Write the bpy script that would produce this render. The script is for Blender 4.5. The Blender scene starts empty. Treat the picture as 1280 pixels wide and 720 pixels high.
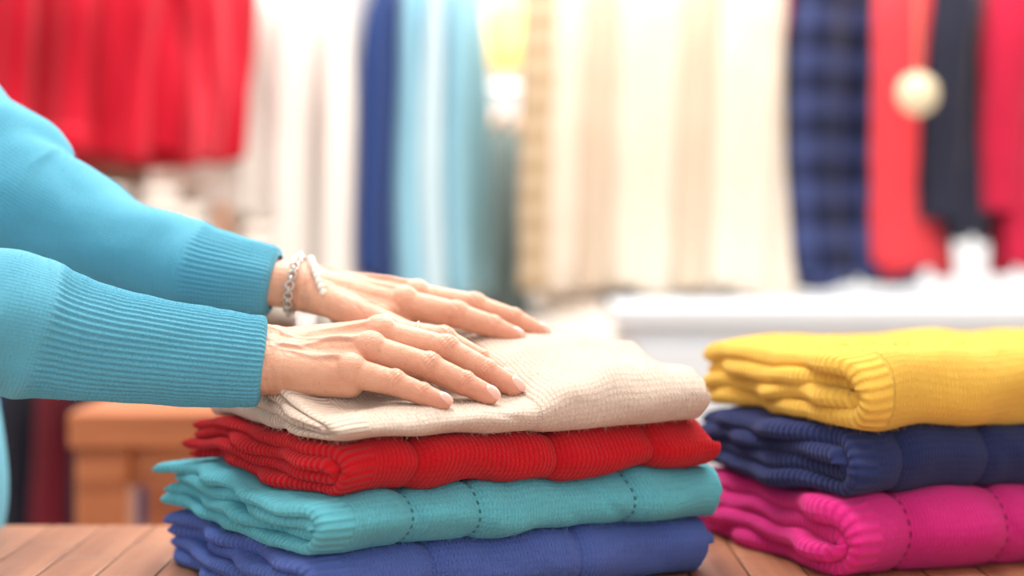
import bpy, bmesh, math, random
import numpy as np
from mathutils import Vector, Matrix, noise

random.seed(4)
TABLE = 0.75          # stack reference height (m)
CAMH = 1.01           # camera height (m)
scene = bpy.context.scene
scene.view_settings.view_transform = 'Standard'
scene.view_settings.look = 'None'

# ------------------------------------------------------------------ helpers
def link(ob, parent=None):
    scene.collection.objects.link(ob)
    if parent is not None:
        ob.parent = parent
    return ob

def empty(name, loc=(0, 0, 0)):
    e = bpy.data.objects.new(name, None)
    e.location = loc
    e.empty_display_size = 0.05
    return link(e)

def mesh_obj(name, verts, faces, mat=None, parent=None, smooth=True, uvs=None):
    me = bpy.data.meshes.new(name)
    me.from_pydata([tuple(v) for v in verts], [], faces)
    me.update()
    if uvs is not None:
        uvl = me.uv_layers.new(name="UVMap")
        li = np.zeros(len(me.loops), dtype=np.int32)
        me.loops.foreach_get("vertex_index", li)
        arr = np.array(uvs, dtype=np.float32)[li]
        uvl.data.foreach_set("uv", arr.ravel())
    if smooth:
        me.polygons.foreach_set("use_smooth", [True] * len(me.polygons))
    if mat is not None:
        me.materials.append(mat)
    ob = bpy.data.objects.new(name, me)
    return link(ob, parent)

def sstep(x):
    x = max(0.0, min(1.0, x))
    return x * x * (3 - 2 * x)

def frame_for(d):
    d = Vector(d).normalized()
    up = Vector((0, 0, 1)) if abs(d.z) < 0.9 else Vector((0, 1, 0))
    s = d.cross(up).normalized()
    return d, s, s.cross(d).normalized()

class Geo:
    def __init__(self):
        self.v = []; self.f = []
    def add(self, vs, fs):
        o = len(self.v)
        self.v += [Vector(p) for p in vs]
        self.f += [tuple(i + o for i in f) for f in fs]
    def box(self, c, s, rot=None):
        vs = []
        for z in (-.5, .5):
            for y in (-.5, .5):
                for x in (-.5, .5):
                    p = Vector((x * s[0], y * s[1], z * s[2]))
                    if rot is not None: p = rot @ p
                    vs.append(p + Vector(c))
        self.add(vs, [(0, 2, 3, 1), (4, 5, 7, 6), (0, 1, 5, 4), (2, 6, 7, 3), (0, 4, 6, 2), (1, 3, 7, 5)])
    def capsule(self, p0, r0, p1, r1, n=22, k=6, sc=None):
        p0 = Vector(p0); p1 = Vector(p1)
        d, s, u = frame_for(p1 - p0)
        rings = []
        for i in range(k + 1):
            a = math.pi / 2 * (1 - i / k)
            rings.append((p0 - d * r0 * math.sin(a), r0 * math.cos(a)))
        for i in range(k + 1):
            a = math.pi / 2 * (i / k)
            rings.append((p1 + d * r1 * math.sin(a), r1 * math.cos(a)))
        vs = []; fs = []
        rings = rings[1:-1]
        for c, r in rings:
            for j in range(n):
                a = 2 * math.pi * j / n
                vs.append(c + (s * math.cos(a) + u * math.sin(a)) * r)
        m = len(rings)
        for i in range(m - 1):
            for j in range(n):
                j2 = (j + 1) % n
                fs.append((i * n + j, i * n + j2, (i + 1) * n + j2, (i + 1) * n + j))
        a = len(vs); vs.append(p0 - d * r0); b = len(vs); vs.append(p1 + d * r1)
        for j in range(n):
            j2 = (j + 1) % n
            fs.append((a, j2, j))
            fs.append((b, (m - 1) * n + j, (m - 1) * n + j2))
        self.add(vs, fs)
    def cyl(self, p0, p1, r0, r1=None, n=20):
        r1 = r0 if r1 is None else r1
        p0 = Vector(p0); p1 = Vector(p1)
        d, s, u = frame_for(p1 - p0)
        vs = []
        for c, r in ((p0, r0), (p1, r1)):
            for j in range(n):
                a = 2 * math.pi * j / n
                vs.append(c + (s * math.cos(a) + u * math.sin(a)) * r)
        fs = [(j, (j + 1) % n, n + (j + 1) % n, n + j) for j in range(n)]
        fs += [tuple(range(n - 1, -1, -1)), tuple(range(n, 2 * n))]
        self.add(vs, fs)
    def ellipsoid(self, c, ax, ay, az, n=20, m=12):
        c = Vector(c); vs = []; fs = []
        for i in range(1, m):
            a = math.pi * i / m
            for j in range(n):
                b = 2 * math.pi * j / n
                vs.append(c + ax * (math.sin(a) * math.cos(b)) + ay * (math.sin(a) * math.sin(b)) + az * math.cos(a))
        for i in range(m - 2):
            for j in range(n):
                j2 = (j + 1) % n
                fs.append((i * n + j, (i + 1) * n + j, (i + 1) * n + j2, i * n + j2))
        t = len(vs); vs.append(c + az); b = len(vs); vs.append(c - az)
        for j in range(n):
            j2 = (j + 1) % n
            fs.append((t, j, j2)); fs.append((b, (m - 2) * n + j2, (m - 2) * n + j))
        self.add(vs, fs)
    def sphere(self, c, r, n=20, m=12):
        self.ellipsoid(c, Vector((r, 0, 0)), Vector((0, r, 0)), Vector((0, 0, r)), n, m)
    def torus(self, c, axis, R, r, n=40, m=10, sx=1.0, sy=1.0):
        c = Vector(c); d, s, u = frame_for(axis); vs = []; fs = []
        for i in range(n):
            a = 2 * math.pi * i / n
            rad = s * math.cos(a) * sx + u * math.sin(a) * sy
            for j in range(m):
                b = 2 * math.pi * j / m
                vs.append(c + rad * R + rad.normalized() * (r * math.cos(b)) + d * (r * math.sin(b)))
        for i in range(n):
            for j in range(m):
                fs.append((i * m + j, ((i + 1) % n) * m + j, ((i + 1) % n) * m + (j + 1) % m, i * m + (j + 1) % m))
        self.add(vs, fs)
    def obj(self, name, mat, parent=None, smooth=True, bevel=0):
        ob = mesh_obj(name, self.v, self.f, mat, parent, smooth)
        if bevel:
            b = ob.modifiers.new("bevel", 'BEVEL'); b.width = bevel; b.segments = 2; b.limit_method = 'ANGLE'
        return ob

def catmull(pts, n):
    P = [np.array(p, float) for p in pts]
    P = [2 * P[0] - P[1]] + P + [2 * P[-1] - P[-2]]
    out = []
    segs = len(P) - 3
    for i in range(n):
        t = i / (n - 1) * segs
        k = min(int(t), segs - 1); f = t - k
        a, b, c, d = P[k], P[k + 1], P[k + 2], P[k + 3]
        out.append(0.5 * ((2 * b) + (-a + c) * f + (2 * a - 5 * b + 4 * c - d) * f * f + (-a + 3 * b - 3 * c + d) * f ** 3))
    return out

def tube(pts, nring, nseg, rfun=None, flat=1.0, upv=(0, 0, 1)):
    S = catmull(pts, nring)
    C = [Vector(s[:3]) for s in S]; R = [s[3] for s in S]
    vs = []; uv = []; fs = []; L = 0
    for i in range(nring):
        if i: L += (C[i] - C[i - 1]).length
        d = (C[min(i + 1, nring - 1)] - C[max(i - 1, 0)]).normalized()
        s = d.cross(Vector(upv)).normalized(); u = s.cross(d).normalized()
        fl = flat(i / (nring - 1)) if callable(flat) else flat
        for j in range(nseg + 1):
            a = 2 * math.pi * j / nseg
            r = R[i]
            if rfun: r *= rfun(i / (nring - 1), a % (2 * math.pi), C[i])
            vs.append(C[i] + s * (math.cos(a) * r * fl) + u * (math.sin(a) * r))
            uv.append((L, j / nseg))
    m = nseg + 1
    for i in range(nring - 1):
        for j in range(nseg):
            fs.append((i * m + j, i * m + j + 1, (i + 1) * m + j + 1, (i + 1) * m + j))
    return vs, fs, uv

# ------------------------------------------------------------------ node materials
class NB:
    def __init__(self, name):
        self.mat = bpy.data.materials.new(name); self.mat.use_nodes = True
        self.nt = self.mat.node_tree; self.n = self.nt.nodes; self.l = self.nt.links
        self.b = self.n['Principled BSDF']
    def node(self, t, **kw):
        nd = self.n.new(t)
        for k, v in kw.items(): setattr(nd, k, v)
        return nd
    def put(self, sock, v):
        if isinstance(v, bpy.types.NodeSocket): self.l.new(v, sock)
        else: sock.default_value = v
    def m(self, op, a, b=0.0, c=0.0):
        nd = self.node('ShaderNodeMath', operation=op)
        self.put(nd.inputs[0], a); self.put(nd.inputs[1], b); self.put(nd.inputs[2], c)
        return nd.outputs[0]
    def mix(self, f, a, b):
        nd = self.node('ShaderNodeMix', data_type='RGBA')
        self.put(nd.inputs[0], f); self.put(nd.inputs[6], a); self.put(nd.inputs[7], b)
        return nd.outputs[2]
    def noise(self, scale, detail=3, vec=None, rough=.5):
        nd = self.node('ShaderNodeTexNoise')
        nd.inputs['Scale'].default_value = scale; nd.inputs['Detail'].default_value = detail
        nd.inputs['Roughness'].default_value = rough
        if vec is not None: self.l.new(vec, nd.inputs['Vector'])
        return nd.outputs['Fac']
    def coord(self, which='Object'):
        return self.node('ShaderNodeTexCoord').outputs[which]
    def sep(self, v):
        nd = self.node('ShaderNodeSeparateXYZ'); self.l.new(v, nd.inputs[0]); return nd.outputs
    def bump(self, h, dist, strength=1.0, normal=None):
        nd = self.node('ShaderNodeBump')
        nd.inputs['Distance'].default_value = dist; nd.inputs['Strength'].default_value = strength
        self.l.new(h, nd.inputs['Height'])
        if normal is not None: self.l.new(normal, nd.inputs['Normal'])
        return nd.outputs[0]
    def out(self, color=None, rough=None, normal=None, **kw):
        if color is not None: self.put(self.b.inputs['Base Color'], color)
        if rough is not None: self.put(self.b.inputs['Roughness'], rough)
        if normal is not None: self.l.new(normal, self.b.inputs['Normal'])
        for k, v in kw.items(): self.put(self.b.inputs[k.replace('_', ' ')], v)
        return self.mat

def c4(r, g, b):
    f = lambda c: (c / 255 / 12.92) if c / 255 <= .04045 else ((c / 255 + .055) / 1.055) ** 2.4
    return (f(r), f(g), f(b), 1)

def dark(c, k): return (c[0] * k, c[1] * k, c[2] * k, 1)

def knit(name, col, eyelets=(), rib=0.028, wale=.0030, row=.0034, seams=(), wr=.35, depth=.0013):
    N = NB(name)
    x, y, z = N.sep(N.coord('UV'))
    wob = N.m('MULTIPLY', N.m('SUBTRACT', N.noise(18, 2, N.coord('Object')), .5), .010)
    xw = N.m('ADD', x, wob)
    fa = N.m('FRACT', N.m('DIVIDE', xw, wale))
    tri = N.m('MULTIPLY', N.m('ABSOLUTE', N.m('SUBTRACT', fa, .5)), 2.0)
    wl = N.m('SINE', N.m('MULTIPLY', fa, math.pi))
    rw = N.m('SINE', N.m('MULTIPLY', N.m('ADD', N.m('DIVIDE', y, row), N.m('MULTIPLY', tri, .5)), 2 * math.pi))
    rw = N.m('MULTIPLY_ADD', rw, .5, .5)
    h = N.m('ADD', N.m('MULTIPLY', wl, wr), N.m('MULTIPLY', N.m('MULTIPLY', wl, rw), 1 - wr))
    rb = N.m('MULTIPLY_ADD', N.m('SINE', N.m('MULTIPLY', y, 2 * math.pi / .0052)), .5, .5)
    rmask = N.m('LESS_THAN', x, rib)
    hr = N.m('ADD', N.m('MULTIPLY', rb, 1.6), N.m('MULTIPLY', h, .25))
    h = N.m('ADD', N.m('MULTIPLY', h, N.m('SUBTRACT', 1.0, rmask)), N.m('MULTIPLY', hr, rmask))
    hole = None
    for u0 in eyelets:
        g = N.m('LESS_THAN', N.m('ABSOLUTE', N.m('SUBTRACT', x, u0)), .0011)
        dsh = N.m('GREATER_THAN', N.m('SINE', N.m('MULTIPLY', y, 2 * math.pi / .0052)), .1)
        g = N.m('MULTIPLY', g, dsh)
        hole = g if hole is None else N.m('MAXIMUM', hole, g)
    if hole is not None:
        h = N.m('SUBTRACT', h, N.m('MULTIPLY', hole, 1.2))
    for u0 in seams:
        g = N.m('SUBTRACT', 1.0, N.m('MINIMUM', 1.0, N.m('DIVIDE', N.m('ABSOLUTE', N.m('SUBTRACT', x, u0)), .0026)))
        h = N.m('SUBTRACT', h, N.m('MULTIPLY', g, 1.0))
    ob = N.coord('Object')
    fz = N.noise(1100, 2, ob); lg = N.noise(22, 3, ob)
    nrm = N.bump(h, depth, .8)
    nrm = N.bump(fz, .0018, .55, nrm)
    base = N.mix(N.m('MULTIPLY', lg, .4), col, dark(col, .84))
    base = N.mix(N.m('MULTIPLY', N.m('SUBTRACT', 1.0, N.m('MINIMUM', 1.0, h)), .26), base, dark(col, .55))  # stitch hollows darkened by knit height: yarn occlusion painted into the colour
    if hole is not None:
        base = N.mix(N.m('MULTIPLY', hole, .75), base, dark(col, .18))  # eyelets are not open; the shade inside them is painted into the colour
    return N.out(base, .95, nrm, Sheen_Weight=.38, Sheen_Roughness=.5, Specular_IOR_Level=.06,
                 Sheen_Tint=(min(1, col[0] + .25), min(1, col[1] + .25), min(1, col[2] + .25), 1))

def cloth(name, col, col2=None, pattern=None, scale=30.0):
    N = NB(name)
    ob = N.coord('Object')
    x, y, z = N.sep(ob)
    base = N.mix(N.m('MULTIPLY', N.noise(6, 3, ob), .5), col, dark(col, .8))
    if pattern == 'plaid':
        a = N.m('GREATER_THAN', N.m('SINE', N.m('MULTIPLY', z, scale * 2.6)), .0)
        b = N.m('GREATER_THAN', N.m('SINE', N.m('MULTIPLY', N.m('ADD', N.m('MULTIPLY', y, 2.0), x), scale * 2.0)), .0)
        base = N.mix(N.m('MULTIPLY', N.m('ADD', a, b), .5), base, col2)
    elif pattern == 'stripe':
        a = N.m('GREATER_THAN', N.m('SINE', N.m('MULTIPLY', z, scale * 4)), .1)
        base = N.mix(N.m('MULTIPLY', a, .8), base, col2)
    nrm = N.bump(N.noise(500, 2, ob), .001, .3)
    return N.out(base, .85, nrm, Sheen_Weight=.15, Specular_IOR_Level=.12)

def wood(name, c1, c2, axis_scale=(3, 40, 40), rough=.45):
    N = NB(name)
    mp = N.node('ShaderNodeMapping'); mp.inputs['Scale'].default_value = axis_scale
    N.l.new(N.coord('Object'), mp.inputs['Vector'])
    f = N.noise(1.0, 6, mp.outputs[0], .6)
    r = N.node('ShaderNodeValToRGB')
    r.color_ramp.elements[0].position = .3; r.color_ramp.elements[0].color = c1
    r.color_ramp.elements[1].position = .7; r.color_ramp.elements[1].color = c2
    N.l.new(f, r.inputs[0])
    return N.out(r.outputs[0], rough, N.bump(f, .001, .3))

def plain(name, col, rough=.6, metal=0.0, bump=0.0):
    N = NB(name)
    f = N.noise(12, 3, N.coord('Object'))
    base = N.mix(N.m('MULTIPLY', f, .25), col, dark(col, .9))
    nrm = N.bump(N.noise(180, 2, N.coord('Object')), .0005, bump) if bump else None
    return N.out(base, rough, nrm, Metallic=metal)

def skin_mat():
    N = NB('skin')
    ob = N.coord('Object')
    at = N.node('ShaderNodeAttribute', attribute_name='flush').outputs['Fac']
    vn = N.node('ShaderNodeAttribute', attribute_name='vein').outputs['Fac']
    n1 = N.noise(60, 4, ob, .6); n2 = N.noise(18, 2, ob); n3 = N.noise(260, 3, ob)
    base = N.mix(n1, c4(226, 176, 148), c4(196, 134, 104))
    base = N.mix(N.m('MULTIPLY', at, .6), base, c4(194, 100, 78))
    base = N.mix(N.m('MULTIPLY', n2, .2), base, c4(232, 190, 166))
    base = N.mix(N.m('MULTIPLY', vn, .22), base, c4(150, 120, 118))
    base = N.mix(N.m('MULTIPLY', N.m('GREATER_THAN', n3, .68), .25), base, c4(172, 108, 80))
    vor = N.node('ShaderNodeTexVoronoi', feature='DISTANCE_TO_EDGE'); vor.inputs['Scale'].default_value = 560
    mp = N.node('ShaderNodeMapping'); mp.inputs['Scale'].default_value = (1.7, .8, 1.0)
    N.l.new(ob, mp.inputs['Vector']); N.l.new(mp.outputs[0], vor.inputs['Vector'])
    nrm = N.bump(vor.outputs['Distance'], .0009, .45)
    nrm = N.bump(N.noise(160, 3, ob, .55), .0018, .45, nrm)
    return N.out(base, .42, nrm, Subsurface_Weight=.15, Subsurface_Scale=.005,
                 Subsurface_Radius=(1.0, .35, .2), Specular_IOR_Level=.45)

SKIN = skin_mat()
NAIL = plain('nail_polish_clear', c4(234, 178, 164), .15)
SILVER = plain('silver', (.60, .59, .56, 1), .2, 1.0)
GOLD = plain('gold', (.95, .68, .35, 1), .2, 1.0)
PEARL = plain('pearl', c4(238, 232, 222), .15)

# ------------------------------------------------------------------ folded sweaters
def nz(x, y, z=0.0): return noise.noise(Vector((x, y, z)))

def wool_fibres(verts, faces, uvs, count, length, width=.00013, seed=0):
    """thin tapering wool fibres standing off the knit (real triangles)"""
    rg = np.random.default_rng(seed)
    V = np.array([tuple(v) for v in verts]); F = np.array(faces)
    U = np.array(uvs)
    a = V[F[:, 0]]; b = V[F[:, 1]]; c = V[F[:, 2]]; d = V[F[:, 3]]
    nrm = np.cross(c - a, d - b); ar = np.linalg.norm(nrm, axis=1)
    p = ar / ar.sum()
    nrm = nrm / np.maximum(ar, 1e-12)[:, None]
    pick = rg.choice(len(F), size=count, p=p)
    s = rg.random(count)[:, None]; t = rg.random(count)[:, None]
    P = (a[pick] * (1 - s) + b[pick] * s) * (1 - t) + (d[pick] * (1 - s) + c[pick] * s) * t
    n = nrm[pick]
    r = rg.normal(size=(count, 3)); r /= np.linalg.norm(r, axis=1)[:, None]
    dirv = n * rg.uniform(.25, .8, (count, 1)) + r * .8
    dirv /= np.linalg.norm(dirv, axis=1)[:, None]
    ln = length * rg.uniform(.4, 1.2, (count, 1))
    w = np.cross(dirv, rg.normal(size=(count, 3))); w /= np.linalg.norm(w, axis=1)[:, None]
    bend = rg.normal(size=(count, 3)) * .35
    q0 = P - n * .0002; q1 = P + dirv * ln * .5; q2 = P + (dirv + bend) * ln
    out = np.stack([q0 - w * width, q0 + w * width, q1 + w * width * .8, q1 - w * width * .8, q2], axis=1).reshape(-1, 3)
    uv = np.repeat(U[F[pick, 0]], 5, axis=0)
    o = len(verts)
    fs = []
    for i in range(count):
        k = o + i * 5
        fs.append((k, k + 1, k + 2, k + 3)); fs.append((k + 3, k + 2, k + 4))
    return [tuple(q) for q in out], fs, [tuple(q) for q in uv]

def folded_sweater(name, corner, rot, L, D, bot, top, mat, seed, n=2, grooves=(), endvar=.009, frontvar=.006, sag=.18, rsag=.12):
    ca, sa = math.cos(math.radians(rot)), math.sin(math.radians(rot))
    H = .042
    allv = []; allf = []; alluv = []
    for k in range(n):
        t = H / (2 * n); e0 = t * .55
        hk = H / 2 - t * (k + .5)
        Dk = D - .006 * k + random.uniform(-.004, .004)
        vc = H / 2 + .001
        pts = []
        straight = [0, .15, .35, .6, .9, 1.3]
        ls = Dk - vc
        ss = [e0 * a for a in straight] + [e0 * 1.3 + (ls - e0 * 1.3) * i / 34 for i in range(1, 35)]
        for s in ss: pts.append((Dk - s, -hk, s))
        na = 24
        arc = math.pi * hk
        for i in range(1, na):
            a = math.pi * i / na
            pts.append((vc - hk * math.sin(a), -hk * math.cos(a), ls + arc * i / na))
        S = 2 * ls + arc
        for s in reversed(ss): pts.append((Dk - s, hk, S - s))
        m = len(pts)
        us = [0, .1, .25, .45, .7, 1.0]
        eu = e0
        ul = [eu * a for a in us] + [eu + (L - 2 * eu) * i / 150 for i in range(1, 150)] + [L - eu * a for a in reversed(us)]
        rings = []
        for iu, u in enumerate(ul):
            q = min(u, L - u) / eu
            fu = math.sqrt(max(0, 1 - (1 - min(1, q)) ** 2))
            for g in grooves:
                fu *= 1 - .25 * math.exp(-((u - g) / .0035) ** 2)
            ring = []
            for side in (1, -1):
                idx = range(m) if side == 1 else range(m - 1, -1, -1)
                for i in idx:
                    v, z, s = pts[i]
                    v0, z0, _ = pts[max(i - 1, 0)]; v1, z1, _ = pts[min(i + 1, m - 1)]
                    dv, dz = v1 - v0, z1 - z0; dl = math.hypot(dv, dz) or 1
                    nv, nzz = -dz / dl, dv / dl
                    q2 = min(s, S - s) / e0
                    fs_ = math.sqrt(max(0, 1 - (1 - min(1, q2)) ** 2))
                    off = e0 * fu * fs_ * side
                    ring.append((v - nv * off, z - nzz * off, s, 1 if z > 0 else -1))
            rings.append((u, ring))
        base = len(allv); rn = len(rings[0][1])
        for u, ring in rings:
            for (v, z, s, tb) in ring:
                wl = math.exp(-u / .05); wr = math.exp(-(L - u) / .05)
                uo = endvar * nz(v * 16, tb * 2.1 + k * 3.7, seed) * 2 * wl + endvar * 2 * nz(v * 14, tb * 1.3 + k, seed + 9) * wr
                uo += wl * .012 * sstep(1 - v / .05) - wr * .016 * sstep(1 - v / .05)
                zn = min(1, max(0, (z + H / 2) / H))
                # shared by all layers so that inner folds never push through outer ones
                vo = frontvar * 2 * nz(u * 12, z * 24, seed + 4) * math.exp(-max(0, v) / .05)
                fr = math.exp(-max(0, v) / .03)
                for g_ in grooves:
                    vo += .0042 * math.exp(-((u - g_) / .011) ** 2) * fr
                vo -= .004 * fr * math.sin(math.pi * zn)
                vo += .012 * nz(u * 5, k + tb, seed + 7) * math.exp(-max(0, D - v) / .06)
                wv = math.sin(2 * math.pi * (u * 14 + zn * 1.1 + 1.3 * nz(u * 9, zn, seed + 31)))
                vo += .0013 * max(0, wv) ** 2 * fr * (.4 + max(0, nz(u * 10, 2.0, seed + 40)) * 2.2)
                U = u + uo; V = v + vo
                zr = (z + H / 2) / H
                zr += .10 * nz(u * 15, v * 18, seed) * math.sin(math.pi * min(1, max(0, zr)))
                zr += .07 * nz(v * 20, tb + k * 3.0, seed + 2) * math.sin(math.pi * min(1, max(0, zr))) * wl
                zr *= 1 - sag * math.exp(-u / .022) * .55 - rsag * math.exp(-(L - u) / .022) - .10 * math.exp(-max(0, D - v) / .02)
                x = corner[0] + U * ca - V * sa; y = corner[1] + U * sa + V * ca
                b = bot(x, y, U, V); tt = top(x, y, U, V)
                for g_ in grooves:
                    tt -= .002 * math.exp(-((u - g_) / .008) ** 2)
                allv.append(Vector((x, y, TABLE + b + (tt - b) * zr)))
                alluv.append((u + k * .0007, s))
        for i in range(len(rings) - 1):
            for j in range(rn):
                j2 = (j + 1) % rn
                allf.append((base + i * rn + j, base + (i + 1) * rn + j, base + (i + 1) * rn + j2, base + i * rn + j2))
    me = bpy.data.meshes.new('t'); me.from_pydata([tuple(v) for v in allv], [], allf)
    bm = bmesh.new(); bm.from_mesh(me); bm.faces.ensure_lookup_table()
    bmesh.ops.recalc_face_normals(bm, faces=bm.faces[:])
    bm.faces.ensure_lookup_table()
    allf = [tuple(v.index for v in f.verts) for f in bm.faces]
    bm.free(); bpy.data.meshes.remove(me)
    fv, ff, fu_ = wool_fibres(allv, allf, alluv, 34000, .0042, width=.00012, seed=seed)
    return mesh_obj(name, allv + fv, allf + ff, mat, None, True, alluv + fu_)

def level(h, amp=.004, seed=0.0):
    return lambda x, y, u, v: h + amp * nz(x * 11, y * 11, seed) + amp * .7 * nz(x * 27, y * 27, seed + 3)

RED = c4(210, 26, 38); TEAL = c4(106, 200, 218); BLUE = c4(92, 116, 196)
BEIGE = c4(236, 214, 198); YELLOW = c4(252, 200, 88); NAVY = c4(46, 56, 104); MAG = c4(234, 50, 144)

DROP = -.006   # table surface relative to reference
flat0 = lambda x, y, u, v: DROP + .001
tA1 = level(.038, .004, 1); tA2 = level(.077, .005, 2); tA3 = level(.114, .005, 3)
def tA4(x, y, u, v):
    h = .133 + .044 * sstep(v / .18) + .006 * nz(x * 12, y * 12, 5) + .005 * nz(x * 34, y * 20, 8)
    h -= .014 * math.exp(-((x + .085) ** 2 + (y - 1.25) ** 2) / .05 ** 2)
    h += .021 * sstep((u - .13) / .08) * sstep(1 - v / .2)
    h -= .014 * sstep((u - .22) / .11) * sstep((v + .02) / .15)
    h += .004 * math.exp(-((v - .07 - .35 * (u - .16)) / .012) ** 2) * sstep((u - .12) / .05)
    return h
def plus(f, d): return lambda x, y, u, v: f(x, y, u, v) + d

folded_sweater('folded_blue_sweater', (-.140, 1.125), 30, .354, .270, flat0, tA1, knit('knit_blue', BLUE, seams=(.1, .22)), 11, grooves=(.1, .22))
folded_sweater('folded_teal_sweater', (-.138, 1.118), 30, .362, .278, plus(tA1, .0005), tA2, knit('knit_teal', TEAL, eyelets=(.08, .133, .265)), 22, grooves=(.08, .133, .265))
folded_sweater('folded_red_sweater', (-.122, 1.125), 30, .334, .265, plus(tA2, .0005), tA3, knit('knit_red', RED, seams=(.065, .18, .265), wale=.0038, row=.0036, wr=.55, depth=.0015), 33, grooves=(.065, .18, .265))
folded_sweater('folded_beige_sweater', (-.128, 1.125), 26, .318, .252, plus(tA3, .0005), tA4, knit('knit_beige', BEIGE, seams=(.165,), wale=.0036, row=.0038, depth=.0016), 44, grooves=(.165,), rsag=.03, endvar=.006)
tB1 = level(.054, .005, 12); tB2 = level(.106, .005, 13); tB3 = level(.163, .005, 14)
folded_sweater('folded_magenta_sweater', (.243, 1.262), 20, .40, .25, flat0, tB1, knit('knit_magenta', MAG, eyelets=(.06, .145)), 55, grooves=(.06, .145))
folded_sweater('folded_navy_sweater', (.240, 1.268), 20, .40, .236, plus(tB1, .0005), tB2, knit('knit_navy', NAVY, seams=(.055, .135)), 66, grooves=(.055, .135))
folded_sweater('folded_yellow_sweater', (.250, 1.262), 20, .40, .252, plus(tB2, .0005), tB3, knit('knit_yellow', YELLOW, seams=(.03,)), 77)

# ------------------------------------------------------------------ table
def build_table():
    TT = TABLE + DROP
    e = empty('wooden_table', (0, 0, 0))
    wm = wood('table_wood', c4(128, 80, 56), c4(180, 126, 94), (40, 3, 40), .4)
    wl = wood('table_leg_wood', c4(120, 74, 50), c4(158, 108, 76), (40, 40, 3), .5)
    g = Geo(); x = -.45; i = 0
    while x < 1.0:
        w = .045
        ys = [.92, 1.02 + (.06 if i % 2 else 0), 1.19 + (.06 if i % 2 else 0), 1.36 + (.06 if i % 2 else 0), 1.51]
        for a, b in zip(ys[:-1], ys[1:]):
            g.box((x + w / 2, (a + b) / 2, TT - .0125), (w - .0014, b - a - .0014, .025))
        x += w; i += 1
    g.obj('top_boards', wm, e, False, .0012)
    g = Geo(); xe = x
    g.box(((xe - .45) / 2, 1.215, TT - .032), (xe + .45 - .01, .575, .012))
    g.box(((xe - .45) / 2, 1.47, TT - .075), (xe + .45 - .06, .025, .08))
    g.box(((xe - .45) / 2, .96, TT - .075), (xe + .45 - .06, .025, .08))
    for lx in (-.40, xe - .05):
        for ly in (.965, 1.465):
            g.box((lx, ly, (TT - .035) / 2), (.055, .055, TT - .037))
    g.obj('frame_legs', wl, e, False, .003)
build_table()

# ------------------------------------------------------------------ woman
woman = empty('woman', (-.58, 1.42, 0))
woman_inv = Matrix.Translation((.58, -1.42, 0))
def to_woman(ob):
    ob.parent = woman
    ob.matrix_parent_inverse = woman_inv
    return ob

def T(p): return Vector((p[0], p[1], TABLE + p[2]))

def remeshed(name, g, voxel, smooth, mat):
    me = bpy.data.meshes.new(name + '_tmp')
    me.from_pydata([tuple(v) for v in g.v], [], g.f); me.update()
    ob = bpy.data.objects.new(name + '_tmp', me); scene.collection.objects.link(ob)
    r = ob.modifiers.new('r', 'REMESH'); r.mode = 'VOXEL'; r.voxel_size = voxel; r.use_smooth_shade = True
    s = ob.modifiers.new('s', 'SMOOTH'); s.factor = .5; s.iterations = smooth
    bpy.context.view_layer.update()
    dg = bpy.context.evaluated_depsgraph_get()
    nm = bpy.data.meshes.new_from_object(ob.evaluated_get(dg))
    bpy.data.objects.remove(ob, do_unlink=True)
    nm.name = name
    nm.materials.clear(); nm.materials.append(mat)
    nm.polygons.foreach_set("use_smooth", [True] * len(nm.polygons))
    no = bpy.data.objects.new(name, nm)
    return link(no)

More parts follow.
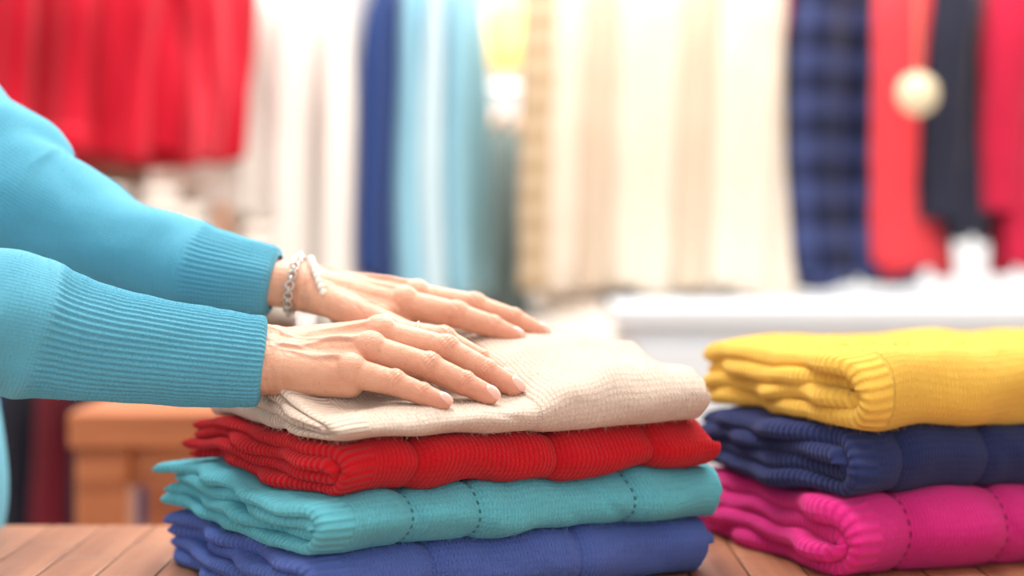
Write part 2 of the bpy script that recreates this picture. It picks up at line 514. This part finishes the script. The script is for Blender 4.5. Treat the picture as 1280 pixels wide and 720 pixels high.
def build_hand(name, back, wrist, fingers, thumb, normal, side, ws=1.0):
    g = Geo(); nrm = Vector(normal).normalized(); side = Vector(side).normalized()
    back = T(back); wrist = T(wrist)
    for o in (-.011, 0, .011):
        g.capsule(back + side * o * ws, .0205 * ws, wrist + side * o * ws, .0185 * ws)
    g.sphere(wrist - side * .013 * ws + nrm * .0075 + (back - wrist).normalized() * .012, .0110)
    offs = (.013, .005, -.004, -.012)
    F = [[(T(p[:3]), p[3]) for p in f] for f in fingers]
    for f, o in zip(F, offs):
        m, r = f[0]
        w0 = wrist + side * o
        g.capsule(w0, .0168, m - nrm * .002, r * 1.02)
        g.capsule(w0 - nrm * .004, .0155, m - nrm * .008, r * .98)
        g.capsule(w0 + nrm * .0122, .0034, m + nrm * (r - .0019), .0034)
        g.sphere(m + nrm * .0014, r * 1.08)
    for a, b, oa, ob_ in zip(F[:-1], F[1:], offs[:-1], offs[1:]):
        m = (a[0][0] + b[0][0]) / 2; w0 = wrist + side * (oa + ob_) / 2
        g.capsule(w0, .0158, m + (w0 - m) * .08 - nrm * .0025, min(a[0][1], b[0][1]) * .95)
    for f in F:
        for (p0, r0), (p1, r1) in zip(f[:-1], f[1:]):
            g.capsule(p0, r0 * .95, p1, r1 * .98)
        g.sphere(f[1][0] + nrm * .0007, f[1][1] * 1.08)
        g.sphere(f[2][0] + nrm * .0004, f[2][1] * 1.04)
    t = [(T(p[:3]), p[3]) for p in thumb]
    for (p0, r0), (p1, r1) in zip(t[:-1], t[1:]):
        g.capsule(p0, r0, p1, r1)
    g.capsule(wrist + side * .01, .016, t[0][0], t[0][1] * 1.1)
    g.capsule(t[0][0] + (F[0][0][0] - t[0][0]) * .2, .011, (t[1][0] + F[0][0][0]) / 2 - nrm * .004, .0085)
    g.capsule(t[0][0] + (F[0][0][0] - t[0][0]) * .15, .012, F[0][0][0] + (t[1][0] - F[0][0][0]) * .25 - nrm * .003, .009)
    ob = remeshed(name, g, .0009, 8, SKIN)
    me = ob.data; nv = len(me.vertices)
    co = np.zeros(nv * 3); me.vertices.foreach_get('co', co); co = co.reshape(-1, 3)
    no = np.zeros(nv * 3); me.vertices.foreach_get('normal', no); no = no.reshape(-1, 3)
    disp = np.zeros(nv); flush = np.zeros(nv); vein = np.zeros(nv); nn = np.array(nrm)
    dorsal = np.clip((no @ nn) * 1.5, 0, 1)
    for f in F + [t]:
        for ji in (1, 2):
            j = np.array(f[ji][0]); r = f[ji][1]
            d = np.array((f[ji + 1 if ji + 1 < len(f) else ji][0] - f[ji - 1][0]).normalized())
            rel = co - j; s = rel @ d
            dist = np.linalg.norm(rel, axis=1)
            near = np.exp(-(np.maximum(dist - r, 0) / .004) ** 2)
            w = dorsal * near
            for kk, amp in ((-.0052, .4), (-.0032, .8), (-.0010, 1.0), (.0012, 1.0), (.0034, .7), (.0052, .3)):
                curve = kk + .0007 * np.sin(rel[:, 1] * 800 + rel[:, 2] * 700 + kk * 900)
                disp -= w * amp * (.00065 if ji == 1 else .00045) * np.exp(-((s - curve) / .0007) ** 2)
            flush += .7 * np.exp(-(dist / .012) ** 2)
        j = np.array(f[-1][0]); flush += .9 * np.exp(-(np.linalg.norm(co - j, axis=1) / .013) ** 2)
    for f in F:
        flush += .5 * np.exp(-(np.linalg.norm(co - np.array(f[0][0]), axis=1) / .014) ** 2)
    mm = sum((np.array(f[0][0]) for f in F), np.zeros(3)) / 4
    wv = np.array(wrist); ax = mm - wv; al = np.linalg.norm(ax); ax /= al; sd = np.array(side)
    la = (co - wv) @ ax; lb = (co - wv) @ sd
    for b0, sl, ph in ((-.006, .10, 0), (.007, -.06, 1.3), (.0, .22, 2.2), (-.013, .05, .7)):
        path = b0 + sl * (la - .03) + .0025 * np.sin(la * 120 + ph)
        vv = np.exp(-((lb - path) / .0018) ** 2) * np.clip((la + .015) / .02, 0, 1) * np.clip((al - .004 - la) / .02, 0, 1)
        disp += dorsal * .0008 * vv; vein += dorsal * vv
    for k0 in (-.004, .002, .009):
        disp -= .0004 * np.exp(-((la - k0 - .0015 * np.sin(lb * 300 + k0 * 800)) / .0010) ** 2)
    co += no * disp[:, None]
    me.vertices.foreach_set('co', co.ravel()); me.update()
    at = me.attributes.new('flush', 'FLOAT', 'POINT'); at.data.foreach_set('value', np.clip(flush, 0, 1).astype(np.float32))
    at = me.attributes.new('vein', 'FLOAT', 'POINT'); at.data.foreach_set('value', np.clip(vein, 0, 1).astype(np.float32))
    to_woman(ob)
    gn = Geo()
    for f in F + [t]:
        (p2, r2), (p3, r3) = f[-2], f[-1]
        d = (p3 - p2).normalized()
        n2 = (nrm - d * nrm.dot(d)).normalized(); s2 = d.cross(n2)
        c = p3 + n2 * (r3 * .52) + d * (r3 * .20)
        tilt = (n2 * .93 + d * .25).normalized()
        dd = (d - tilt * d.dot(tilt)).normalized()
        gn.ellipsoid(c, dd * (r3 * .95), s2 * (r3 * .68), tilt * (r3 * .49), 24, 14)
    to_woman(gn.obj(name + '_nails', NAIL))
    return ob, F

RS = 1.12
def near_pt(x, y, z, r): return (x * 1.021, y + .025, .26 - (.26 - z) * 1.021, r * RS)
idx = [near_pt(-.092, 1.228, .181, .0115), near_pt(-.050, 1.231, .176, .0093), near_pt(-.024, 1.229, .162, .0081), near_pt(-.006, 1.226, .150, .0068)]
mid = [near_pt(-.094, 1.206, .181, .0118), near_pt(-.047, 1.207, .171, .0096), near_pt(-.018, 1.204, .156, .0083), near_pt(.001, 1.201, .1455, .0069)]
rng = [near_pt(-.099, 1.184, .172, .0113), near_pt(-.058, 1.183, .161, .0092), near_pt(-.033, 1.179, .150, .0081), near_pt(-.016, 1.175, .142, .0067)]
pky = [near_pt(-.110, 1.164, .159, .0103), near_pt(-.080, 1.159, .152, .0082), near_pt(-.061, 1.155, .145, .0072), near_pt(-.047, 1.152, .140, .0060)]
thb = [near_pt(-.150, 1.214, .163, .0130), near_pt(-.118, 1.240, .163, .0120), near_pt(-.090, 1.252, .162, .0100), near_pt(-.068, 1.256, .160, .0080)]
hand_r, FR = build_hand('right_hand', (-.26, 1.195, .172), (-.172, 1.213, .1635), [idx, mid, rng, pky], thb, (.12, -.42, .9), (.2, .9, .40), 1.06)

fi = [(-.084, 1.318, .198, .0126), (-.043, 1.315, .190, .0105), (-.015, 1.313, .181, .0090), (.002, 1.311, .1735, .0075)]
fm = [(-.076, 1.341, .202, .0127), (-.030, 1.342, .195, .0107), (.001, 1.340, .185, .0092), (.022, 1.338, .175, .0077)]
fr = [(-.078, 1.364, .200, .0122), (-.036, 1.366, .193, .0101), (-.008, 1.365, .184, .0089), (.011, 1.364, .176, .0074)]
fp = [(-.085, 1.384, .194, .0110), (-.055, 1.390, .188, .0090), (-.036, 1.392, .182, .0079), (-.021, 1.393, .177, .0066)]
ft = [(-.145, 1.314, .203, .0130), (-.112, 1.292, .190, .0118), (-.086, 1.281, .181, .0100), (-.064, 1.274, .173, .0080)]
hand_l, FL = build_hand('left_hand', (-.24, 1.336, .2215), (-.160, 1.338, .211), [fi, fm, fr, fp], ft, (.18, -.12, .97), (.1, -.98, -.08), .93)

def ring_on(name, F, i, frac, mat):
    (p0, r0), (p1, r1) = F[i][0], F[i][1]
    c = p0 + (p1 - p0) * frac; r = r0 + (r1 - r0) * frac
    g = Geo(); g.torus(c, p1 - p0, r * 1.0, .0009, 48, 10)
    to_woman(g.obj(name, mat))
ring_on('gold_ring', FR, 0, .55, GOLD)
ring_on('wedding_ring', FL, 2, .5, GOLD)

g = Geo(); c = T((-.170, 1.337, .2130)); ax = Vector((.98, 0, -.18))
d, s, u = frame_for(ax)
for i in range(34):
    a = 2 * math.pi * i / 34
    p = c + s * math.cos(a) * .0320 + u * math.sin(a) * .0222
    axis = d if i % 2 else (p - c).normalized()
    g.torus(p, axis, .0032, .0009, 14, 6)
to_woman(g.obj('silver_chain_bracelet', SILVER))
g = Geo(); c = T((-.148, 1.337, .2080)); ax = Vector((.9, .1, .35)); d, s, u = frame_for(ax)
for i in range(36):
    a = 2 * math.pi * i / 36
    g.sphere(c + s * math.cos(a) * .0355 + u * math.sin(a) * .0262, .0030, 16, 10)
to_woman(g.obj('pearl_bracelet', PEARL))

def sleeve_mat():
    N = NB('knit_turquoise_worn')
    col = c4(98, 176, 204)
    ob = N.coord('Object')
    x, y, z = N.sep(N.coord('UV'))
    h = N.m('SINE', N.m('MULTIPLY', x, 2 * math.pi / .0026))
    h2 = N.m('SINE', N.m('MULTIPLY', y, 2 * math.pi * 110))
    h = N.m('ADD', h, h2)
    nrm = N.bump(h, .0004, .4)
    nrm = N.bump(N.noise(900, 2, ob), .0014, .5, nrm)
    base = N.mix(N.m('MULTIPLY', N.noise(14, 3, ob), .5), col, dark(col, .82))
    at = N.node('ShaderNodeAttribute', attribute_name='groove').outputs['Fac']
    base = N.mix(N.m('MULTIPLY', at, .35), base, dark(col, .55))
    return N.out(base, .9, nrm, Sheen_Weight=.4, Sheen_Roughness=.4, Sheen_Tint=c4(190, 235, 245), Specular_IOR_Level=.1)
SLV = sleeve_mat()

def sleeve(name, pts, rib_from, seed, nring=260, nseg=448, nrib=56, flat=1.0):
    gr = []
    def rf(t, a, c):
        w = .045 * nz(c.x * 16 + math.cos(a) * 1.3, c.z * 16 + math.sin(a) * 1.3, seed) * 1.6
        pl = 1 - sstep((t - rib_from + .05) / .08)
        w += pl * .04 * math.sin(34 * t + 2.0 * math.sin(a + seed) + 3 * nz(t * 6, math.cos(a), seed))
        w += pl * .03 * nz(t * 22, math.cos(a) * 2, math.sin(a) * 2 + seed)
        rbm = sstep((t - rib_from) / .02)
        cs = math.cos(nrib * a + .6 * math.sin(6 * t))
        w += rbm * .017 * cs
        w += rbm * .022 * nz(t * 26, math.cos(a) * 1.2, seed + math.sin(a))
        w += .05 * math.exp(-((t - rib_from) / .02) ** 2)
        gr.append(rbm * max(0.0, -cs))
        e = 1.0
        if t > .985: e = math.sqrt(max(0.0, 1 - ((t - .985) / .015) ** 2)) * .22 + .78
        return (1 + w) * e
    v, f, uv = tube(pts, nring, nseg, rf, flat)
    fv, ff, fu_ = wool_fibres(v, f, uv, 26000, .0034, width=.00012, seed=int(seed))
    ob = mesh_obj(name, v + fv, f + ff, SLV, None, True, uv + fu_)
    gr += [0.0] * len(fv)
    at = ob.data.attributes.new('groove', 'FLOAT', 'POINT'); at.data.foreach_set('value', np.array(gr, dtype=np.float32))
    return to_woman(ob)

nearp = [(-.66, 1.25, .50, .078), (-.58, 1.20, .33, .070), (-.47, 1.165, .225, .060), (-.385, 1.163, .200, .0520), (-.345, 1.170, .192, .0480),
         (-.300, 1.185, .179, .0415), (-.245, 1.200, .170, .0370), (-.205, 1.208, .165, .0345), (-.176, 1.212, .162, .0320)]
nearp = [(a, b, TABLE + c_, d_) for a, b, c_, d_ in nearp]
sleeve('right_sleeve', nearp, .55, 3.3)
farp = [(-.66, 1.52, .52, .080), (-.58, 1.45, .42, .074), (-.470, 1.385, .334, .064), (-.405, 1.365, .292, .0570), (-.372, 1.358, .270, .0490),
        (-.309, 1.347, .243, .0400), (-.244, 1.338, .225, .0335), (-.185, 1.336, .2145, .0265)]
farp = [(a, b, TABLE + c_, d_) for a, b, c_, d_ in farp]
sleeve('left_sleeve', farp, .84, 7.7, nrib=50, flat=lambda t: 1 + .32 * sstep((t - .75) / .2))

def loft(name, secs, mat, yaw=0, nseg=72, nring=70, folds=.015, seed=1):
    S = catmull(secs, nring); vs = []; fs = []; uv = []
    cy, sy = math.cos(yaw), math.sin(yaw)
    for i, q in enumerate(S):
        for j in range(nseg + 1):
            a = 2 * math.pi * j / nseg
            k = 1 + folds * nz(math.cos(a) * 2, math.sin(a) * 2 + q[2] * 6, seed) * 2
            px, py = math.cos(a) * q[3] * k, math.sin(a) * q[4] * k
            vs.append(Vector((q[0] + px * cy - py * sy, q[1] + px * sy + py * cy, q[2])))
            uv.append((q[2], j / nseg))
    m = nseg + 1
    for i in range(nring - 1):
        for j in range(nseg):
            fs.append((i * m + j, i * m + j + 1, (i + 1) * m + j + 1, (i + 1) * m + j))
    return to_woman(mesh_obj(name, vs, fs, mat, None, True, uv))

yaw = math.radians(-14)
loft('sweater_torso', [(-.605, 1.52, .70, .125, .18), (-.605, 1.515, .78, .140, .175), (-.605, 1.50, .90, .130, .16), (-.63, 1.47, 1.05, .128, .16),
                       (-.66, 1.43, 1.18, .125, .17), (-.67, 1.39, 1.27, .105, .18), (-.665, 1.375, 1.325, .075, .12), (-.66, 1.37, 1.35, .055, .06)], SLV, yaw)
DEN = cloth('dark_denim', c4(40, 48, 74))
for nm, dy in (('right_trouser_leg', -.085), ('left_trouser_leg', .085)):
    loft(nm, [(-.61, 1.52 + dy, .03, .065, .065), (-.61, 1.52 + dy, .25, .062, .062), (-.605, 1.52 + dy, .48, .072, .075), (-.605, 1.52 + dy * .95, .70, .10, .09), (-.605, 1.52 + dy * .7, .84, .12, .10)], DEN, 0, 40, 40)
g = Geo()
for dy in (-.085, .085):
    g.capsule((-.63, 1.52 + dy, .035), .034, (-.47, 1.515 + dy, .028), .028)
to_woman(g.obj('shoes', plain('shoe_leather', c4(60, 40, 34), .4)))
g = Geo(); hc = Vector((-.635, 1.355, 1.50))
g.ellipsoid(hc + Vector((0, 0, .02)), Vector((.095, 0, 0)), Vector((0, .076, 0)), Vector((0, 0, .09)), 32, 20)
g.capsule(hc + Vector((.02, 0, -.04)), .058, hc + Vector((.05, 0, -.085)), .028)
g.capsule((-.66, 1.37, 1.32), .052, hc + Vector((-.02, 0, -.04)), .054)
g.capsule(hc + Vector((.092, 0, .012)), .007, hc + Vector((.108, 0, -.022)), .010)
g.capsule(hc + Vector((.080, -.016, -.058)), .007, hc + Vector((.080, .016, -.058)), .007)
for sgn in (-1, 1):
    g.ellipsoid(hc + Vector((-.005, sgn * .078, -.01)), Vector((.018, 0, 0)), Vector((0, .008, 0)), Vector((0, 0, .030)))
    g.capsule(hc + Vector((.082, sgn * .02, .026)), .007, hc + Vector((.072, sgn * .045, .028)), .007)
to_woman(remeshed('head', g, .003, 5, SKIN))
g = Geo()
for sgn in (-1, 1):
    g.sphere(hc + Vector((.078, sgn * .030, .010)), .011)
to_woman(g.obj('eyes', plain('eye', c4(90, 70, 60), .1)))
g = Geo()
g.ellipsoid(hc + Vector((-.022, 0, .035)), Vector((.095, 0, 0)), Vector((0, .088, 0)), Vector((0, 0, .092)), 32, 20)
for a in range(9):
    th = math.radians(95 + a * 21)
    q = hc + Vector((-.02 + .075 * math.cos(th), .075 * math.sin(th), .02))
    g.capsule(q, .03, q + Vector((-.02, 0, -.13)), .018)
to_woman(remeshed('hair', g, .004, 4, cloth('hair_brown', c4(110, 78, 56))))

# ------------------------------------------------------------------ shop background
WHITE = plain('white_paint', c4(245, 244, 242), .6)
METAL = plain('chrome', (.8, .8, .8, 1), .25, 1.0)
HANGW = wood('hanger_wood', c4(180, 130, 90), c4(210, 165, 120))

def garment(name, x, y, zb, w, th, yawd, mat, seed, ztop=1.56, sleeve_l=.8, nf=4, amp=.35, flare=1.1, rod=1.62):
    e = empty(name, (x, y, 0)); e.rotation_euler = (0, 0, math.radians(yawd))
    H = ztop - zb; nr = 44; ns = 84; vs = []; fs = []
    for i in range(nr):
        t = i / (nr - 1)
        a1 = sstep(t / .10)
        hw = (.055 + (w / 2 - .055) * a1) * (1 + (flare - 1) * t)
        ht = th / 2 * (.45 + .55 * sstep(t / .3)) * (1 + (flare - 1) * t)
        am = amp * th * sstep(t / .5)
        for j in range(ns):
            a = 2 * math.pi * j / ns
            ca_, sa_ = math.cos(a), math.sin(a)
            px = hw * math.copysign(abs(ca_) ** .8, ca_)
            py = ht * sa_ + am * math.sin(2 * math.pi * nf * px / w + seed + 1.2 * t) * .5 + am * nz(px * 9, t * 2, seed + (1 if sa_ > 0 else 4))
            k = 1 + .12 * am / th * math.sin(a * (nf * 2) + seed)
            z = ztop - H * t + (.012 * math.sin(3 * a + seed) if t > .9 else 0) + (-.06 * abs(px) / (w / 2) * (1 - sstep(t / .3)))
            vs.append(Vector((px * k, py, z)))
    for i in range(nr - 1):
        for j in range(ns):
            j2 = (j + 1) % ns
            fs.append((i * ns + j, (i + 1) * ns + j, (i + 1) * ns + j2, i * ns + j2))
    o = len(vs)
    for j in range(ns):
        v = vs[(nr - 1) * ns + j]; vs.append(Vector((v.x * .93, v.y * .8, v.z + .02)))
    for j in range(ns):
        j2 = (j + 1) % ns
        fs.append(((nr - 1) * ns + j, o + j, o + j2, (nr - 1) * ns + j2))
    if sleeve_l > 0:
        for sg in (-1, 1):
            sx = sg * (w / 2 - .03)
            ze = ztop - .08 - H * sleeve_l
            pts = [(sx * .8, 0, ztop - .06, .03), (sx + sg * .02, .01, ztop - .12, .05), (sx + sg * .045, .02, (ztop + ze) / 2, .045), (sx + sg * .04, .03, ze + .05, .038), (sx + sg * .04, .03, ze, .034)]
            v2, f2, _ = tube(pts, 34, 28, lambda t, a, c: 1 + .12 * nz(c.z * 14, math.cos(a) * 2, seed + sg), .75, (0, 1, 0))
            o = len(vs); vs += v2; fs += [tuple(q + o for q in f) for f in f2]
    mesh_obj('fabric', vs, fs, mat, e, True)
    g = Geo()
    g.cyl((0, 0, ztop + .005), (-w / 2 + .03, 0, ztop - .06), .007, .006, 10)
    g.cyl((0, 0, ztop + .005), (w / 2 - .03, 0, ztop - .06), .007, .006, 10)
    g.cyl((0, 0, ztop), (0, 0, rod - .03), .002, .002, 8)
    hook = []
    for i in range(9):
        a = math.radians(-90 + i * 30)
        hook.append(Vector((.0, math.cos(a) * .018, rod + .004 + math.sin(a) * .018)))
    for a, b in zip(hook[:-1], hook[1:]): g.cyl(a, b, .002, .002, 8)
    g.obj('hanger', HANGW, e)
    return e

cRED = cloth('cloth_red', c4(190, 18, 44)); cCRIM = cloth('cloth_crimson', c4(186, 30, 62)); cPINK = cloth('cloth_pinkred', c4(206, 60, 88))
cWHT = cloth('cloth_white', c4(240, 236, 230)); cOFF = cloth('cloth_offwhite', c4(230, 222, 214))
cNAV = cloth('cloth_navy', c4(38, 66, 126)); cLBL = cloth('cloth_lightblue', c4(146, 200, 220)); cPBL = cloth('cloth_paleblue', c4(204, 228, 236))
cGRN = cloth('cloth_darkgreen', c4(88, 100, 98)); cCRM = cloth('cloth_cream', c4(228, 214, 196)); cBEI = cloth('cloth_beige', c4(206, 188, 166))
cTAN = cloth('cloth_tan_stripe', c4(200, 180, 150), c4(172, 150, 118), 'stripe', 30)
cPLD = cloth('cloth_navy_plaid', c4(24, 30, 58), c4(62, 72, 116), 'plaid', 30)
cCOR = cloth('cloth_coral', c4(222, 62, 70)); cBLK = cloth('cloth_black', c4(38, 40, 56)); cBUR = cloth('cloth_burgundy', c4(110, 30, 44))

garment('red_blouse', -.68, 2.85, 1.115, .30, .10, 20, cRED, 1.0, sleeve_l=.75, nf=3, amp=.6)
garment('red_blouse', -.87, 2.90, 1.10, .30, .10, 35, cCRIM, 2.0, sleeve_l=.8, nf=3)
garment('red_blouse', -.565, 2.95, 1.125, .28, .08, 60, cRED, 3.0, sleeve_l=.8, nf=3)
RY = 3.3
garment('white_blouse', -.52, RY, 1.06, .36, .08, 62, cOFF, 4.0, nf=4)
garment('white_blouse', -.44, RY, 1.02, .36, .08, 66, cWHT, 4.6, nf=4)
garment('white_dress', -.350, RY, .84, .36, .09, 68, cWHT, 5.0, nf=5, sleeve_l=0)
garment('white_dress', -.290, RY, .82, .36, .07, 78, cWHT, 5.5, nf=5, sleeve_l=0)
garment('navy_dress', -.225, RY, .905, .34, .065, 84, cNAV, 6.0, nf=4, sleeve_l=0)
garment('light_blue_dress', -.160, RY, .88, .34, .06, 78, cLBL, 7.0, nf=5, sleeve_l=0)
garment('light_blue_dress', -.118, RY, .875, .34, .06, 80, cPBL, 7.7, nf=5, sleeve_l=0)
garment('light_blue_dress', -.088, RY, .88, .34, .05, 84, cLBL, 7.2, nf=5, sleeve_l=0)
garment('striped_tan_coat', .100, RY, .865, .36, .05, 84, cTAN, 9.0, nf=4, sleeve_l=.85)
for i, (gx, mt) in enumerate(((.155, cCRM), (.205, cBEI), (.26, cCRM), (.325, cCRM), (.385, cBEI), (.44, cCRM), (.50, cCRM))):
    garment('cream_coat', gx, RY, .87 + .008 * ((i * 37) % 3), .38, .075, 78 + (i % 3) * 3, mt, 10.0 + i * 1.7, nf=4, sleeve_l=.86)
garment('crimson_top', .550, RY + .05, 1.09, .34, .06, 80, cCRIM, 20.0, sleeve_l=.6)
garment('navy_plaid_coat', .645, RY, .90, .36, .17, 64, cPLD, 21.0, sleeve_l=.85, nf=3)
garment('coral_coat', .790, RY, .92, .36, .09, 70, cCOR, 22.0, sleeve_l=.85, nf=3)
garment('black_jacket', .870, RY, .985, .36, .08, 72, cBLK, 23.0, sleeve_l=.8, nf=3)
garment('crimson_coat', .995, RY, .925, .36, .08, 68, cCRIM, 24.0, sleeve_l=.7, nf=3)
garment('crimson_coat', 1.09, RY, .925, .36, .10, 60, cPINK, 25.0, sleeve_l=.7, nf=3)
for i, (gx, mt) in enumerate(((-.12, cOFF), (-.03, cGRN), (.02, cGRN), (.07, cGRN), (.14, cOFF))):
    garment('grey_green_jacket', gx, 4.0, .80, .34, .07, 78, mt, 40 + i, ztop=1.27, nf=3, sleeve_l=.8, rod=1.33)

def rail(name, x0, x1, y, z):
    g = Geo()
    g.cyl((x0, y, z), (x1, y, z), .0125)
    for x in (x0 + .05, (x0 + x1) / 2, x1 - .05):
        g.cyl((x, y, z), (x, y, 3.0), .006)
        g.cyl((x, y, 2.985), (x, y, 3.0), .03)
    g.obj(name, METAL)
def rack(name, x0, x1, y, z):
    g = Geo()
    g.cyl((x0, y, z), (x1, y, z), .0125)
    for x in (x0, x1):
        g.cyl((x, y, .04), (x, y, z), .014)
        g.box((x, y, .03), (.04, .5, .03))
    g.obj(name, METAL)
rail('ceiling_clothes_rail', -1.35, -.47, 2.9, 1.616)
rail('ceiling_clothes_rail', -.62, 1.35, RY, 1.616)
rack('low_clothes_rack', -.25, .30, 4.0, 1.326)

g = Geo()
cz = 1.01 + (280 - 115) * .0014
g.cyl((.720, 3.02, cz), (.720, 3.036, cz), .032, .032, 40)
g.cyl((.720, 3.028, cz + .03), (.720, 3.028, 1.62), .0015, .0015, 8)
g.cyl((.720, 3.028, 1.62), (.720, 3.3, 1.62), .004, .004, 8)
g.torus((.720, 3.028, cz), (0, 1, 0), .032, .005)
g.obj('round_sale_tag', plain('cream_tag', c4(226, 210, 176), .7))

lamp = empty('pendant_lamp', (.002, 4.6, 0))
N = NB('yellow_shade'); YS = N.out(c4(240, 206, 120), .5, None, Emission_Color=c4(250, 216, 130), Emission_Strength=.45)
g = Geo()
vs = []; fs = []
prof = [(.03, .10), (.05, .095), (.085, .05), (.10, -.01), (.098, -.07), (.09, -.075), (.09, -.02), (.05, .07)]
for r, z in prof:
    for j in range(36):
        a = 2 * math.pi * j / 36; vs.append(Vector((r * math.cos(a), r * math.sin(a), 1.50 + z)))
for i in range(len(prof) - 1):
    for j in range(36):
        fs.append((i * 36 + j, (i + 1) * 36 + j, (i + 1) * 36 + (j + 1) % 36, i * 36 + (j + 1) % 36))
g.add(vs, fs); g.obj('shade', YS, lamp)
g = Geo(); g.cyl((0, 0, 1.59), (0, 0, 2.9), .004); g.sphere((0, 0, 1.48), .035); g.obj('cord_bulb', WHITE, lamp)

CAB = plain('pale_grey_lacquer', c4(214, 222, 230), .5)
g = Geo()
g.box((.72, 3.0, .86), (1.10, .42, .03))
g.box((.72, 3.0, .44), (1.06, .38, .81))
for i in range(3):
    for k in range(2):
        g.box((.72 - .35 + i * .35, 2.805, .24 + k * .39), (.33, .02, .36))
        g.cyl((.72 - .35 + i * .35 - .05, 2.785, .30 + k * .39), (.72 - .35 + i * .35 + .05, 2.785, .30 + k * .39), .006)
g.obj('display_cabinet', CAB, None, False, .004)

g = Geo()
g.box((-.245, 2.40, .750), (.63, .50, .045))
for lx in (-.52, .03):
    for ly in (2.19, 2.61):
        g.box((lx, ly, .364), (.066, .066, .727))
g.box((-.245, 2.19, .70), (.5, .025, .05)); g.box((-.245, 2.61, .70), (.5, .025, .05))
g.box((-.245, 2.40, .22), (.50, .40, .025))
g.obj('wooden_side_table', wood('side_table_wood', c4(150, 82, 48), c4(196, 120, 76), (3, 40, 40)), None, False, .004)

for i, (gx, mt) in enumerate(((-1.08, cBLK), (-1.01, cBUR), (-.94, cNAV), (-.87, cBLK), (-.80, cBUR), (-.73, cBLK), (-.66, cNAV), (-.59, cOFF), (-.52, cBLK), (-.45, cBLK))):
    garment('hanging_trousers', gx, 3.15, .22, .30, .05, 76, mt, 30 + i, ztop=.80, sleeve_l=0, nf=3, flare=.9, rod=.86)
rack('low_clothes_rack', -1.2, -.38, 3.15, .856)

sh = empty('wall_shelf_unit', (-.75, 4.6, 0))
WSH = wood('shelf_wood', c4(176, 128, 104), c4(204, 160, 134), (3, 40, 40))
g = Geo()
for z in (.10, .50, .90, 1.30): g.box((0, 0, z), (1.0, .38, .03))
for x in (-.5, 0, .5): g.box((x, 0, .68), (.03, .38, 1.30))
g.box((0, .18, .68), (1.0, .015, 1.30))
g.obj('frame', WSH, sh, False, .003)
g = Geo()
rr = random.Random(3)
for z in (.10, .50, .90, 1.30):
    for x in (-.37, -.13, .13, .37):
        h = z + .015
        for k in range(rr.choice((3, 4, 5))):
            g.box((x + rr.uniform(-.01, .01), -.02, h + .025), (.19, .28, .045)); h += .048
g.obj('folded_linen', cOFF, sh, True, .018)

# ------------------------------------------------------------------ room
FLOOR = wood('floor_wood', c4(200, 180, 160), c4(226, 208, 190), (3, 20, 20))
def box_obj(name, c, s, mat):
    g = Geo(); g.box(c, s); return g.obj(name, mat, None, False)
box_obj('floor', (0, 2.2, -.05), (7.0, 7.4, .1), FLOOR)
box_obj('ceiling', (0, 2.2, 3.05), (7.0, 7.4, .1), WHITE)
box_obj('wall_left', (-3.5, 2.2, 1.5), (.1, 7.4, 3.0), WHITE)
box_obj('wall_right', (3.5, 2.2, 1.5), (.1, 7.4, 3.0), WHITE)
g = Geo()
YB = 5.9
g.box((0, YB, .35), (7.0, .1, .7)); g.box((0, YB, 2.85), (7.0, .1, .3))
g.box((-2.9, YB, 1.7), (1.2, .1, 2.0)); g.box((2.9, YB, 1.7), (1.2, .1, 2.0))
g.obj('wall_back', WHITE, None, False)
g = Geo()
for x in (-2.3, -.77, .77, 2.3): g.box((x, YB, 1.7), (.06, .08, 2.0))
for z in (.72, 2.68): g.box((0, YB, z), (4.6, .12, .05))
g.obj('window_1', WHITE, None, False, .004)
box_obj('baseboard_back', (0, YB - .06, .05), (6.9, .02, .1), WHITE)

# ------------------------------------------------------------------ light
w = bpy.data.worlds.new('World'); scene.world = w; w.use_nodes = True
bg = w.node_tree.nodes['Background']; bg.inputs[0].default_value = (1.0, .975, .95, 1); bg.inputs[1].default_value = 1.22
def area(name, loc, target, size, power, col=(1, 1, 1), sy=None):
    L = bpy.data.lights.new(name, 'AREA'); L.energy = power; L.color = col
    L.shape = 'RECTANGLE'; L.size = size; L.size_y = sy or size
    o = bpy.data.objects.new(name, L); o.location = loc
    o.rotation_euler = (Vector(target) - Vector(loc)).to_track_quat('-Z', 'Y').to_euler()
    link(o)
area('added_rear_fill', (0, 3.0, 2.9), (0, 3.4, 0), 3.0, 150, (1, .98, .95), 2.0)  # added area light to brighten the rear of the shop; no fixture there
area('window_light', (.9, 5.7, 2.2), (0, 1.2, .8), 3.2, 130, (1, .98, .95), 1.6)
area('added_key_light', (-.2, 1.2, 2.7), (0, 1.25, .8), .8, 28, (1, .96, .91))  # added key light for soft modelling of stack and hands; no fixture there

# ------------------------------------------------------------------ camera
cam = bpy.data.cameras.new('camera'); co = bpy.data.objects.new('camera', cam); link(co)
co.location = (0, 0, CAMH); co.rotation_euler = (math.radians(90), 0, 0)
cam.sensor_width = 36; cam.lens = 60; cam.shift_y = -.0625
cam.dof.use_dof = True; cam.dof.focus_distance = 1.20; cam.dof.aperture_fstop = 2.3
cam.clip_start = .05
scene.camera = co
